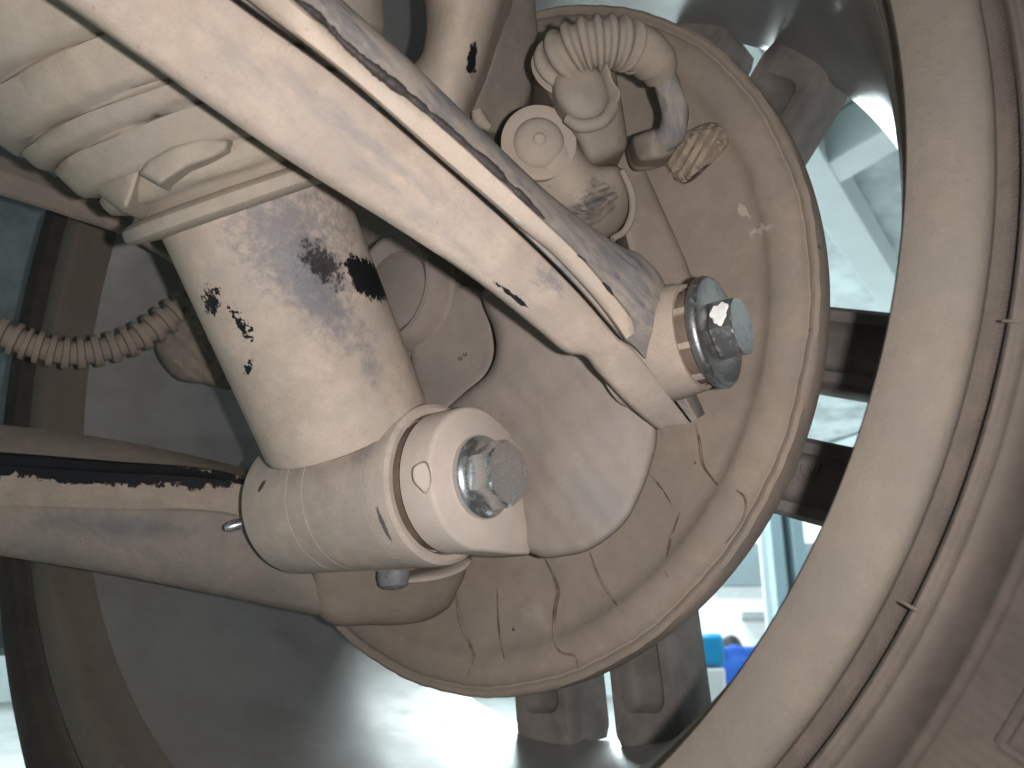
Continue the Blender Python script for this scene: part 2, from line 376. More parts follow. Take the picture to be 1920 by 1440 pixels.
# barrel + outer flange (closed profile)
rimprof = [(.2040, -.0155), (.2003, -.0178), (.1988, -.0245), (.1965, -.034), (.1925, -.075), (.1895, -.12), (.187, -.168), (.1868, -.172), (.186, -.178), (.190, -.186), (.206, -.194), (.222, -.199), (.2245, -.203), (.222, -.206), (.203, -.2), (.196, -.18), (.2, -.1), (.212, -.02), (.216, -.01)]
obj("barrel", lathe(rimprof, C, N, 220, closed=True, uv=UV), m_barrel, wheel)
lipprof = [(.2004, -.0175), (.2012, -.0150), (.2030, -.0120), (.2038, -.007), (.2040, -.002), (.2050, .0005), (.2075, .0016), (.212, .0022), (.2165, .0021), (.2192, .0012), (.2206, -.0008), (.2208, -.004), (.219, -.008), (.214, -.0175)]
obj("rim_lip", lathe(lipprof, C, N, 260, closed=True, uv=UV), m_lip, wheel)
def spoke(mid, off, w, o_r=.1885):
    """one bar of a twin spoke, straight along the ray at 'mid', centre shifted sideways by off"""
    er = math.cos(mid)*F+math.sin(mid)*U; et = -math.sin(mid)*F+math.cos(mid)*U
    m = M(); a0 = -.1655; th = .034
    def ring(ins, a, r0, r1):
        pts = []; w0 = w/2-ins; n = 7; rc = min(w0*.55, .008)
        sgn = 1
        for (cr, cw, s0) in ((r1-rc, w0-rc, 0), (r0+rc, w0-rc, 90), (r0+rc, -w0+rc, 180), (r1-rc, -w0+rc, 270)):
            for k in range(n):
                t = math.radians(s0+90*k/(n-1)); pts.append((cr+rc*math.cos(t), cw+rc*math.sin(t)))
        out = []
        for r, t in pts:
            tt = off+t
            if r > .176: r = max(r, math.sqrt(max(0, o_r**2-tt**2))) if ins < .001 and r > r1-.004 else r
            out.append(C+r*er+tt*et+a*N)
        return out
    R = [ring(0, a0-th, .045, o_r), ring(0, a0-.003, .045, o_r), ring(.0022, a0, .047, o_r-.001),
         ring(.0065, a0-.0004, .056, o_r-.016), ring(.0085, a0-.006, .058, o_r-.018), ring(.011, a0-.0075, .060, o_r-.021)]
    k = len(R[0]); vs = [p for r in R for p in r]
    fs = [(i*k+j, i*k+(j+1) % k, (i+1)*k+(j+1) % k, (i+1)*k+j) for i in range(len(R)-1) for j in range(k)]
    fs.append(tuple(range(k))[::-1]); fs.append(tuple((len(R)-1)*k+j for j in range(k)))
    return m.add(vs, fs)
for md in (-20.4, -87.0, 49.0, 123.0, 198.0):
    for s in (1, -1):
        obj("spoke", spoke(math.radians(md), s*.0285, .0345), m_spoke, wheel, sharp=50)
obj("hub", lathe([(0, -.2), (.06, -.2), (.066, -.196), (.066, -.17), (.06, -.166), (.03, -.166)], C, N, 64, uv=UV), m_spoke, wheel)
# tyre: bead ribs, protector ring, smooth band, raised line, ribbed shoulder band
SEG = 2600
tp = [(.214, -.016), (.2195, -.0135), (.2218, -.0125), (.2243, -.0108), (.2248, -.0060), (.2256, -.0052), (.2262, -.0056), (.2268, -.0064), (.2282, -.0060), (.2287, -.0046), (.2294, -.0042), (.2302, -.0042), (.2340, -.0022),
      (.2366, -.0006), (.2372, .0010), (.2382, .0017), (.2391, .0013), (.2398, .0002), (.246, .0012), (.252, .0008), (.258, -.0006), (.265, -.0036), (.275, -.0085), (.29, -.017), (.305, -.028), (.318, -.042), (.326, -.06), (.328, -.09), (.328, -.15), (.322, -.18), (.308, -.2), (.28, -.21), (.24, -.206), (.222, -.2), (.214, -.19), (.206, -.1)]
def tmod(i, j):
    if 2 <= i <= 3 and j % 2: return (0, -.00035)
    if 18 <= i <= 22 and j % 4 < 2: return (0, -.00022)
    return (0, 0)
tyre = obj("tyre", lathe(tp, C, N, SEG, closed=True, uv=UV, mod=tmod), m_tyre, wheel, sharp=60)
# moulded nibs on the sidewall and the raised block low at the right
for px, py, a in ((1899, 603, .000), (1709, 1138, .000)):
    c = PA(px, py, a); t = np.cross(N, c-C); t /= np.linalg.norm(t); rd = (c-C)-N*((c-C)@N); rd /= np.linalg.norm(rd)
    obj("rubber_nib", tube([c-rd*.0018, c-rd*.0004+N*.0004, c+rd*.001+N*.0004, c+rd*.0016], [.0002, .0003, .00035, .0001], 10, 8), m_tyre, wheel)
def on_tyre(r, a): return Q(r, a, np.interp(r, [p[0] for p in tp[17:27]], [p[1] for p in tp[17:27]]))
c = PA(1875, 1395, .001)-C; ang = math.atan2(c@U, c@F); rr = math.hypot(c@U, c@F)
ring = [on_tyre(rr, ang+.26*t) for t in np.linspace(0, 1, 20)]+[on_tyre(rr+.030*t, ang+.26) for t in np.linspace(.1, 1, 8)]
ring += [on_tyre(rr+.030, ang+.26*t) for t in np.linspace(.95, 0, 20)]+[on_tyre(rr+.030*t, ang) for t in np.linspace(.9, .0, 8)]
obj("moulded_block", tube(ring, .0011, raw=True, seg=8, closed_ends=True), m_tyre, wheel)
# cast figures on the lower twin spoke
cu = bpy.data.curves.new("cast_figures", 'FONT'); cu.body = "202"; cu.size = .011; cu.extrude = .0006; cu.align_x = 'CENTER'; cu.align_y = 'CENTER'
to = bpy.data.objects.new("tmp", cu); tm = bpy.data.meshes.new_from_object(to)
pc = PA(1508, 884, -.1725)
tx = np.array([.80, -.10, 0]); tx -= N*(tx@N); tx /= np.linalg.norm(tx); ty = np.cross(N, tx); ty = ty if ty[1] < 0 else -ty
mm = M().add([pc+v.co.x*tx+v.co.y*ty+v.co.z*N for v in tm.vertices], [tuple(p.vertices) for p in tm.polygons])
obj("cast_figures", mm, m_spoke, wheel, smooth=False)
bpy.data.objects.remove(to); bpy.data.meshes.remove(tm)

# ------------------------------------------------------------------ brake dust shield
shield = thing("brake_shield", "round dusty brake dust shield with a rolled rim and wavy dried water lines", "brake shield", Q(0, 0, -.1))
SA = -.095
shp = [(.150, -.016), (.1572, -.014), (.1580, -.010), (.1580, -.0035), (.1575, -.0010), (.1562, 0.), (.1550, -.0004), (.1541, -.0016), (.1533, -.0016), (.1524, -.0004), (.1505, .0006), (.1465, .0010), (.1425, .0006), (.1400, -.0010), (.1380, -.0026), (.1350, -.0034), (.120, -.0036), (.09, -.003), (.06, -.001), (.035, .001), (.030, .001), (.03, -.012), (.10, -.012)]
def smod(i, j):
    if 4 <= i <= 9: return (.0004*math.sin(j*.37)*math.sin(j*.113+1)+.00015*math.sin(j*1.7), .0003*math.sin(j*.21))
    return (0, 0)
obj("shield_plate", lathe([(r, h+SA) for r, h in shp], C, N, 300, closed=True, uv=UV, mod=smod), m_shield, shield)
def crack(pts, wpx=3.0, a=SA-.0034):
    V = [PA(x, y, np.interp(np.linalg.norm((PA(x, y, a)-C)-N*((PA(x, y, a)-C)@N)), [.12, .138, .1425, .1505, .1533, .1562], [a, a+.0012, SA+.0006, SA+.0006, SA-.0014, SA])) for x, y in spline([(*q, 0) for q in pts], 50)[:, :2]]
    w = wpx*1.25*.33/FPX/2
    return tube(V, [w*.5, w, w*1.2, w*.8, w, w*.45], 90, 8, mod=lambda i, j: .8+.4*abs(math.sin(i*1.3)))
for q, w in (([(866, 1062), (858, 1110), (862, 1160), (878, 1200), (889, 1235), (880, 1262), (868, 1285)], 4.4),
          ([(1022, 1048), (1038, 1080), (1046, 1110), (1040, 1150), (1040, 1200), (1052, 1222), (1078, 1230), (1084, 1252)], 4.6),
          ([(1105, 1035), (1125, 1085), (1150, 1125), (1172, 1150)], 3.0),
          ([(932, 1100), (934, 1160), (938, 1200), (948, 1245)], 2.6),
          ([(1275, 960), (1258, 1010), (1252, 1045), (1248, 1070), (1262, 1095)], 3.2),
          ([(1305, 795), (1312, 830), (1318, 870), (1338, 900), (1352, 915)], 3.4),
          ([(1362, 918), (1385, 922), (1398, 940), (1392, 975), (1360, 1020)], 2.8),
          ([(1210, 880), (1240, 915), (1262, 950)], 2.2)):
    obj("dried_line", crack(q, w), m_crack, shield)
for px, py, w in ((1357, 914, 6.), (963, 1180, 3.), (1330, 985, 2.4), (1304, 868, 2.2), (1520, 618, 2.4), (1537, 462, 2.6)):
    c = PA(px, py, SA+(.0 if px > 1500 else -.0034)); r = w*.32/FPX
    obj("dirt_spot", lathe([(0, .0008), (r*.6, .0007), (r, .0003), (r*1.1, -.001)], c, N, 12, mod=lambda i, j: (r*.25*math.sin(j*2.1), 0)), m_crack, shield)
# scraped clump of mud on the shield
def rough(px): return lambda q: .0008*math.sin(q[0]*.33+q[1]*.21)+.0006*math.sin(q[0]*.9-q[1]*.5)+.0005*math.sin(q[1]*1.1)
obj("mud_clump", relief([(1240, 285), (1300, 240), (1345, 230), (1368, 262), (1340, 300), (1285, 345), (1255, 320)], [(1240, 285, SA+.0005), (1345, 235, SA+.0005), (1300, 290, SA+.002), (1285, 340, SA), (1365, 265, SA)], 6, (12, .003), .004, fn=rough(0)),
    dust("mud", ca=(.38, .31, .235), cb=(.29, .235, .18), patches=[patch(1310, 325, .31, (1, -.75), 60, 6, (.10, .08, .065), .6, 400, .3, .6)]), shield)

# ------------------------------------------------------------------ knuckle (wheel carrier) with bolt lug
knuckle = thing("wheel_knuckle", "smooth cast wheel knuckle whose flat lug carries the bright hex bolt", "knuckle", Q(.09, -1.6, -.06))
kb = relief([(905, 548), (925, 615), (930, 662), (912, 703), (870, 738), (815, 790), (790, 860), (790, 930), (820, 990), (890, 1030), (985, 1036), (1018, 1046), (1052, 1044), (1108, 1030), (1170, 982), (1204, 920), (1222, 868), (1232, 820), (1226, 735), (1165, 640), (1070, 535), (960, 505)],
            [(900, 560, -.0465), (935, 620, -.0458), (920, 700, -.0465), (830, 790, -.051), (960, 760, -.0470), (1000, 620, -.0452), (1060, 700, -.0452), (1080, 850, -.0462), (1000, 850, -.0486), (1010, 950, -.050), (1060, 1000, -.0492), (1140, 960, -.0480), (1190, 880, -.0488), (1220, 840, -.0515), (1175, 760, -.0465), (1100, 650, -.0452), (985, 1030, -.053), (900, 930, -.059), (810, 900, -.066)],
            8, (18, .0045), .05, fn=lambda q: .00022*math.sin(q[0]*.045+1.3)*math.sin(q[1]*.06)+.00012*math.sin(q[0]*.13-q[1]*.09)+(.0012 if q[0]*.55+q[1] > 1545 else .0012*max(0, 1-(1545-q[0]*.55-q[1])/60)))
obj("casting", kb, m_knuck, knuckle, sharp=50)
Bz = .262; B = P(900, 895, Bz)
# lug: rounded body around the bolt axis, running into the casting on its outboard side
LO = []
for k in range(41):
    t = math.radians(60+(272-60)*k/40); LO.append((math.cos(t), math.sin(t)))
E1 = -N                      # outboard in the face plane
lugring = [(.0238*c, .0238*s) for c, s in LO]
lugring += [(.008, -.0240), (.018, -.0244), (.0262, -.0246), (.0282, -.0225), (.0284, -.0130), (.0272, -.0020), (.0245, .0080), (.0205, .0148), (.0165, .0185)]
m = M(); k = len(lugring)
def lugpt(x, y, h, s=1.): return B+E1*x*s+U*y*s+F*h
R = [[lugpt(x, y, -.0130) for x, y in lugring], [lugpt(x, y, -.0018) for x, y in lugring], [lugpt(x, y, -.0006, .985) for x, y in lugring], [lugpt(x, y, 0, .95) for x, y in lugring]]
m.add([p for r in R for p in r], [(i*k+j, i*k+(j+1) % k, (i+1)*k+(j+1) % k, (i+1)*k+j) for i in range(3) for j in range(k)]+[tuple(range(k))[::-1], tuple(3*k+j for j in range(k))])
obj("bolt_lug", m, m_lug, knuckle, sharp=50)
obj("dirt_flake", relief([(776, 876), (798, 868), (808, 900), (800, 925), (786, 915), (775, 900)], [(776, 880, .2405), (808, 880, .2412), (790, 920, .241)], 5, (6, .0008), .004, mode='z'), m_lug, knuckle)
# inner carrier rib left of the dark edge
obj("carrier_rib", relief([(780, 560), (868, 535), (915, 560), (930, 640), (925, 690), (880, 740), (822, 778), (790, 760), (770, 660)], [(800, 600, .335), (900, 560, .325), (900, 680, .318), (830, 760, .312), (790, 700, .33)], 6, (14, .003), .03, mode='z'), m_knuck, knuckle)
for px, py in ((863, 672), (872, 664)):
    c = P(px, py, .3195); obj("dirt_spot", lathe([(0, -.0012), (.0006, -.0010), (.0008, .001)], c, np.array([0, 0, 1.]), 10), m_crack, knuckle)
# hub bearing housing seen beside the shock absorber
obj("bearing_housing", lathe([(.0, .014), (.012, .014), (.018, .012), (.0205, .0135), (.0225, .016), (.0245, .0155), (.0262, .012), (.0268, .006), (.0285, .005), (.029, -.03)], PA(776, 560, -.066), N, 72), m_knuck, knuckle)

# inner wheel arch of the car, round the top and rear of the tyre
def arch():
    m = M(); n = 60; prof = [(.395, .07), (.40, .07), (.405, -.02), (.405, -.22), (.41, -.235), (.425, -.235), (.42, -.02), (.412, .085)]; k = len(prof); vs = []
    for i in range(n+1):
        t = math.radians(-6+206*i/n)
        for rr, aa in prof: vs.append(Q(rr+.0015*math.sin(i*2.1), t, aa))
    fs = [(i*k+j, i*k+(j+1) % k, (i+1)*k+(j+1) % k, (i+1)*k+j) for i in range(n) for j in range(k)]+[tuple(range(k))[::-1], tuple(n*k+j for j in range(k))]
    return m.add(vs, fs)
tag(obj("wheel_arch_liner", arch(), plain("arch_liner_grey", (.20, .235, .24), .75, var=.3, scale=30, bump=.2), None, sharp=40), "dark grey wheel arch liner beyond the tyre at the left edge", "arch liner")

# ------------------------------------------------------------------ hex bolts
def flat_rot(ax, d):
    _, u, v = basis(ax); return math.atan2(d@v, d@u)-math.pi/6
ROT1 = flat_rot(F, N); ROT2 = flat_rot(F, N+.32*U)
BOLTS = "hex bolts of the suspension"
def bolt(name, label, o, ax, fl_r, fl_h, hex_r, hex_h, mat, dome=.0012, rot=0.):
    t = thing(name, label, "bolt", o, BOLTS)
    obj("flange", lathe([(0, -.001), (fl_r*.98, -.001), (fl_r, .0004), (fl_r, fl_h*.5), (fl_r*.97, fl_h*.8), (fl_r*.86, fl_h*1.15), (hex_r*.9, fl_h*1.35), (0, fl_h*1.35)], o, ax, 64), mat, t)
    a, u, v = basis(ax); m = M(); seg = 48
    prof = [(1., fl_h), (1., fl_h+hex_h*.82), (1., fl_h+hex_h)]
    rings = []
    for h, lim in ((fl_h, 9), (fl_h+hex_h*.80, 9), (fl_h+hex_h*.93, .97), (fl_h+hex_h, .89)):
        ring = []
        for j in range(seg):
            th = 2*math.pi*j/seg; ph = (th % (math.pi/3))-math.pi/6
            rad = hex_r*.866/math.cos(ph); rad = min(rad, hex_r*lim*1.0, hex_r*.985)
            ring.append(o+rad*(math.cos(th+rot)*u+math.sin(th+rot)*v)+h*a)
        rings.append(ring)
    rings.append([o+(p-o-((p-o)@a)*a)*.6+a*(fl_h+hex_h+dome*.2) for p in rings[-1]])
    m.add([p for r in rings for p in r], [(i*seg+j, i*seg+(j+1) % seg, (i+1)*seg+(j+1) % seg, (i+1)*seg+j) for i in range(len(rings)-1) for j in range(seg)]+[tuple(range(seg))[::-1], tuple((len(rings)-1)*seg+j for j in range(seg))])
    obj("hex_head", m, mat, t, sharp=24)
    return t
bolt("hex_bolt", "bright zinc hex bolt with a flange on the flat knuckle lug", B+F*.0002, F, .0138, .0032, .0112, .0088, m_zinc, rot=ROT1)

# ------------------------------------------------------------------ upper arm (stamped, two shells) with bushing at the right end
arm = thing("suspension_arm", "long stamped dusty arm crossing from the top left to the washered bolt", "suspension arm", P(700, 250, .19))
zk = [.128, .148, .163, .178, .193, .205, .214, .219, .221, .225, .233, .244]
zu = [.128, .148, .163, .178, .193, .205, .2145, .2205, .2235, .2285, .2385, .251]
low = [(-130, -166), (130, 15), (330, 155), (540, 300), (740, 425), (890, 525), (1000, 612), (1058, 660), (1096, 669), (1122, 700), (1182, 763), (1232, 806)]
seam = [(10, -330), (251, -159), (442, -6), (642, 140), (826, 298), (975, 432), (1078, 535), (1135, 600), (1162, 632), (1196, 660), (1246, 725), (1297, 792)]
top = [(340, -330), (520, -140), (600, -40), (773, 117), (900, 240), (1023, 357), (1110, 425), (1165, 462), (1205, 480), (1250, 540), (1268, 650), (1322, 776)]
def rl(pts, dz, zz=zk): return [P(x, y, z+dz) for (x, y), z in zip(pts, zz)]
def blend(a, b, t): return [(x0+(x1-x0)*t, y0+(y1-y0)*t) for (x0, y0), (x1, y1) in zip(a, b)]
obj("lower_shell", rails([rl(low, .0035), rl(blend(low, seam, .05), .0008), rl(blend(low, seam, .14), -.0004), rl(blend(low, seam, .5), -.0012), rl(blend(low, seam, .88), -.0006), rl(blend(low, seam, .94), .0002), rl(blend(low, seam, .955), .003), rl(blend(low, seam, .95), .012), rl(blend(low, seam, .16), .012)], 90), m_arm, arm, sharp=40)
usL = [P(x, y, z+.0005) for (x, y), z in zip(seam, zu)]
half = blend(seam, top, .42)
obj("upper_shell", rails([usL, rl(blend(seam, top, .03), -.0008, zu), rl(half, -.0012, zu), rl(blend(seam, top, .8), .004, zu), rl(blend(seam, top, .96), .0105, zu), rl(top, .0135, zu), rl(top, .03, zu), rl(blend(seam, top, .02), .03, zu)], 90), m_side, arm, sharp=40)
s_lo = [(10, -345), (262, -165), (463, -2), (648, 141), (810, 284), (976, 427), (1036, 476), (1110, 554), (1150, 606), (1172, 637)]
s_hi = [(170, -330), (400, -130), (552, 2), (645, 80), (855, 258), (1017, 408), (1085, 474), (1152, 552), (1184, 594), (1193, 622)]
sz = [.122, .141, .157, .170, .186, .200, .207, .2135, .2175, .2195]
SL = rl(s_lo, -.0008, sz); SH = rl(s_hi, -.0008, sz)
jag = lambda pts, amp: [p+np.array([amp*rng.normal(), amp*rng.normal(), 0]) for p in pts]
obj("edge_strip", rails([rl(s_lo, .004, sz), SL, rl(blend(s_lo, s_hi, .12), -.0026, sz), rl(blend(s_lo, s_hi, .5), -.0034, sz), rl(blend(s_lo, s_hi, .88), -.0026, sz), SH, rl(s_hi, .006, sz)], 90), m_strip, arm, sharp=45)
# dark torn edge of the coating between strip and scuffed side
te = [(552, 2), (607, 46), (640, 83), (703, 137), (770, 190), (853, 262), (935, 335), (1017, 413)]
tz = [.160, .166, .169, .174, .180, .1875, .194, .201]
TE = spline([P(x+4, y-3, z-.0022) for (x, y), z in zip(te, tz)], 110)
w = np.interp(np.linspace(0, 1, 110), [0, .15, .3, .5, .7, .9, 1], [.0007, .0012, .0009, .0012, .0011, .0014, .0003])*(1+.5*np.convolve(rng.normal(size=114), np.ones(5)/5**.5, 'valid')*.5)
obj("torn_coating", tube(TE, list(np.clip(w, .0002, .003)), raw=True, seg=8), plain("torn_coating_black", (.03, .024, .022), .7, var=.3, scale=500), arm, sharp=60)
for q in ([(1083, 478), (1105, 500)], [(1132, 530), (1150, 553)]):
    (x0, y0), (x1, y1) = q
    obj("torn_coating", tube([P(x0, y0, .2045+.0), P((x0+x1)/2+1, (y0+y1)/2, .207), P(x1, y1, .2085)], [.0002, .0005, .0002], 12, 6), bpy.data.materials["torn_coating_black"], arm)
# bushing boss, slotted sleeve edge
B2 = P(1336, 624, .236)
obj("bushing_boss", lathe([(.0, -.03), (.0175, -.03), (.0178, -.016), (.0172, -.0105), (.0166, -.0062), (.0160, -.0050), (.0148, -.0050), (.0146, -.0062), (0, -.0062)], B2, F, 72), m_dust, arm)
obj("bushing_sleeve", lathe([(0, -.0095), (.0141, -.0095), (.0143, -.0012), (0, -.0012)], B2, F, 60), m_rubber, arm)
for dg in (70, 165, 205, 250, 330):
    t = math.radians(dg); c = B2+.0142*(math.cos(t)*(-N)+math.sin(t)*U)
    d = (math.cos(t)*(-N)+math.sin(t)*U); e = np.cross(F, d); m = M()
    vs = [c+x*e*.0009+y*d*.0009+z*F for z in (-.0075, -.0012) for x, y in ((-1, -1), (1, -1), (1, 1), (-1, 1))]
    obj("sleeve_rib", m.add(vs, [(0, 1, 2, 3), (4, 7, 6, 5), (0, 4, 5, 1), (1, 5, 6, 2), (2, 6, 7, 3), (3, 7, 4, 0)]), m_dust, arm, smooth=False)
b2 = thing("hex_bolt", "dull grey hex bolt with a wide washer and a dab of white paint", "bolt", B2, BOLTS)
obj("washer", lathe([(0, -.001), (.0162, -.001), (.0169, -.0002), (.0170, .0012), (.0166, .0020), (.0158, .0024), (.009, .0024), (0, .0024)], B2, F, 80), m_zinc2, b2)
t2 = bolt("tmp", "x", B2+F*.0020, F, .0108, .0006, .0094, .0066, m_zinc2, rot=ROT2)
for ch in list(t2.children):
    if ch.name.startswith("hex_head"):
        ch.parent = b2; ch.location = Vector(BASE[t2.name]-BASE[b2.name])
    else: bpy.data.objects.remove(ch)
bpy.data.objects.remove(t2)
_, bu, bv = basis(F); best = None
for kk in range(6):
    th = math.pi/6+kk*math.pi/3+ROT2; nn = math.cos(th)*bu+math.sin(th)*bv; cc = B2+F*.0058+nn*(.0094*.866+.0002)
    px = 960+FPX*cc[0]/cc[2]; py = 720+FPX*cc[1]/cc[2]; dd = math.hypot(px-1362, py-605)
    if nn@cc < 0 and (best is None or dd < best[0]): best = (dd, cc, nn)
_, cc, nn = best; tt = np.cross(F, nn); m = M(); R0 = []; R1 = []
for k in range(26):
    a = 2*math.pi*k/26; q = .9+.14*math.sin(3*a+1)+.09*math.sin(7*a)
    o = cc+tt*math.cos(a)*.0042*q+F*math.sin(a)*.0029*q; R0.append(o); R1.append(cc+(o-cc)*.85+nn*.0004)
m.add(R0+R1, [(k, (k+1) % 26, 26+(k+1) % 26, 26+k) for k in range(26)]+[tuple(range(26, 52)), tuple(range(26))[::-1]])
obj("paint_dab", m, m_white, b2)

# ------------------------------------------------------------------ shock absorber
shock = thing("shock_absorber", "dusty shock absorber with black chipped paint and a horizontal eye sleeve at its foot", "shock absorber", B-F*.055)
obj("eye_sleeve", lathe([(0, -.0945), (.0215, -.0945), (.0252, -.0940), (.0264, -.0926), (.0267, -.0900), (.0268, -.0666), (.0258, -.0664), (.0258, -.0660), (.0269, -.0658), (.0270, -.0574), (.0260, -.0572), (.0260, -.0568), (.0271, -.0566), (.0273, -.0270), (.0266, -.0268), (.0266, -.0264), (.0276, -.0262), (.0277, -.0190), (.0272, -.0168), (.0258, -.0158), (.0240, -.0160), (.0232, -.0176), (.0226, -.0205), (0, -.0205)], B, F, 110), m_sleeve, shock, sharp=30)
obj("rubber_bushing", lathe([(0, -.024), (.0226, -.024), (.0220, -.0190), (.0208, -.0165), (.0203, -.0120), (0, -.012)], B, F, 72, mod=lambda i, j: (.0004*math.sin(j*1.9)*math.sin(j*.7), 0)), m_rubber, shock)
T0 = B-F*.05; D = P(493, 430, .262)-T0; D /= np.linalg.norm(D); KR = .955
obj("damper_tube", lathe([(0, .0262), (.0280, .0262), (.0292, .0268), (.0297, .0285), (.0299, .11), (.0301, .16), (0, .16)], T0, D, 96), m_tube, shock)
obj("foot_web", lathe([(0, .0), (.017, .0), (.017, .03), (0, .03)], T0, D, 48), m_sleeve, shock)
obj("spring_plate", lathe([(.026, .107), (.0385, .1085), (.0398, .1095), (.0402, .1110), (.0398, .1128), (.0385, .1138), (.036, .1145), (.034, .117)], T0, D, 110), m_gaiter, shock, sharp=35)
obj("dust_cover", lathe([(0, .113), (.0335, .1140), (.0345, .1165), (.0375, .1178), (.0405, .1190), (.0412, .1210), (.0415, .1238), (.0405, .1246), (.0408, .1251), (.0452, .1258), (.0466, .1275), (.0485, .1325), (.0492, .1350), (.0475, .1358), (.0478, .1362), (.0525, .1368), (.0538, .1385), (.0548, .1412), (.0530, .1422), (.0533, .1427), (.0575, .1434), (.0592, .1455), (.062, .1540), (.0600, .1550), (.0604, .1556), (.0645, .1562), (.066, .158), (.071, .175), (.073, .20), (.075, .28), (0, .28)], T0, D, 130, mod=lambda i, j: (.0003*math.sin(j*.29+i), .0003*math.sin(j*.41+i*2))), m_gaiter, shock, sharp=75)
# raised lugs pressed into the cup above the plate
obj("cup_lug", relief([(258, 326), (272, 300), (318, 272), (376, 254), (432, 260), (428, 284), (398, 300), (352, 316), (300, 350)], [(270, 330, .2120), (340, 290, .2085), (420, 270, .2110), (310, 345, .2110)], 6, (11, .004), .03, mode='z', smooth_out=False), m_gaiter, shock)
obj("cup_lug", relief([(160, 335), (180, 300), (225, 280), (270, 290), (262, 340), (240, 395), (212, 385)], [(170, 330, .2250), (220, 290, .2160), (262, 300, .2130), (235, 390, .2165)], 8, (24, .007), .03, mode='z'), m_gaiter, shock)
nb = B-F*.093-N*0
obj("grease_point", lathe([(0, .0042), (.0012, .0038), (.0019, .0022), (.0022, 0), (.0022, -.002)], P(441, 985, .305), np.array([-.8, .2, -.5]), 20), m_zinc, shock)
obj("foot_nut", lathe([(0, 0), (.0066, 0), (.0066, .003), (.0058, .0058), (.0036, .0072), (0, .0076)], P(738, 1070, .319), np.array([.05, .96, -.25]), 24), plain('nut_grey', (.19, .19, .195), .6, var=.3, scale=300), shock)

# ------------------------------------------------------------------ lower arm, left of the sleeve
lower = thing("lower_arm", "tapering lower arm running left from under the sleeve, black paint bared along its upper edge", "suspension arm", P(300, 980, .33))
zl = [.300, .306, .313, .322, .332, .338]
e0 = [(-160, 780), (0, 796), (200, 822), (420, 868), (600, 925), (760, 1000)]
e1 = [(-160, 842), (0, 853), (200, 868), (420, 886), (600, 945), (760, 1020)]
e2 = [(-160, 948), (0, 952), (200, 958), (420, 966), (600, 1020), (760, 1060)]
e3 = [(-160, 1018), (0, 1042), (200, 1075), (420, 1118), (600, 1154), (760, 1168)]
def rz(e, d): return [P(x, y, z+d) for (x, y), z in zip(e, zl)]
obj("upper_flange", rails([rz(e1, -.001), rz(blend(e1, e0, .3), .004), rz(e0, .016), rz(e0, .02), rz(e1, .02)], 60), m_low, lower)
obj("side_web", rails([rz(blend(e1, e0, .10), -.0035), rz(e1, -.0052), rz(blend(e1, e2, .10), -.0042), rz(blend(e1, e2, .2), -.0010), rz(blend(e1, e2, .55), 0), rz(blend(e1, e2, .92), 0), rz(e2, .0016), rz(e2, .02), rz(e1, .02)], 70), m_lowband, lower, sharp=45)
obj("under_web", rails([rz(blend(e2, e1, .04), .0012), rz(blend(e2, e3, .4), .0015), rz(blend(e2, e3, .6), .002), rz(blend(e2, e3, .9), .006), rz(e3, .012), rz(e3, .03), rz(e2, .03)], 70), m_lowgrey, lower, sharp=40)
obj("end_knuckle", relief([(590, 1000), (700, 990), (830, 1000), (872, 1062), (858, 1108), (840, 1140), (790, 1166), (700, 1172), (600, 1156)], [(600, 1080, .330), (700, 1080, .331), (800, 1080, .334), (860, 1080, .340), (700, 1170, .341)], 8, (30, .006), .02, mode='z'), m_low, lower)
obj("end_tab", relief([(726, 1090), (770, 1078), (830, 1064), (872, 1046), (885, 1052), (866, 1072), (820, 1088), (760, 1094)], [(726, 1090, .318), (880, 1050, .3215), (800, 1080, .317)], 6, (10, .003), .012, mode='z'), m_sleeve, lower)

# ------------------------------------------------------------------ other links and hoses
bar = tag(obj("link_bar", rails([[P(-140, 250, .34), P(0, 285, .345), P(130, 345, .352), P(240, 410, .36), P(340, 470, .37)], [P(-140, 290, .333), P(0, 325, .338), P(130, 375, .346), P(240, 432, .354), P(340, 492, .365)], [P(-140, 330, .336), P(0, 366, .342), P(130, 407, .35), P(240, 446, .358), P(340, 505, .37)], [P(-140, 330, .36), P(0, 366, .365), P(130, 407, .37), P(240, 446, .375), P(340, 505, .385)], [P(-140, 250, .36), P(0, 285, .365), P(130, 345, .37), P(240, 410, .375), P(340, 470, .385)]], 50), m_low, None, bevel=.003), "plain dusty bar behind the ringed dust cover at the left edge", "suspension link")
hose = [P(-120, 590, .345), P(0, 625, .352), P(70, 650, .358), P(150, 662, .366), P(240, 642, .376), P(310, 600, .385), P(365, 550, .392), P(400, 480, .40)]
NH = 300
tag(obj("corrugated_hose", tube(hose, .0062, NH, 20, mod=lambda i, j: 1+.22*(1 if (i % 14) < 7 else -.6)*1.0), m_low, None, sharp=50), "ribbed cable hose curving in front of the dim rim barrel", "hose")
clump = tag(obj("hose_bracket", relief([(292, 650), (320, 600), (380, 560), (440, 600), (470, 690), (440, 730), (385, 720), (330, 708)], [(300, 655, .395), (350, 620, .386), (420, 640, .388), (440, 720, .395), (340, 700, .396)], 9, (20, .006), .02, mode='z', fn=lambda q: .0012*math.sin(q[0]*.2)*math.sin(q[1]*.23)), m_low, None), "muddy bracket holding the ribbed hose behind the shock absorber", "bracket")
link = thing("upper_link", "curved dusty link coming down from the top edge, two black paint chips on it", "suspension link", P(860, 60, .27))
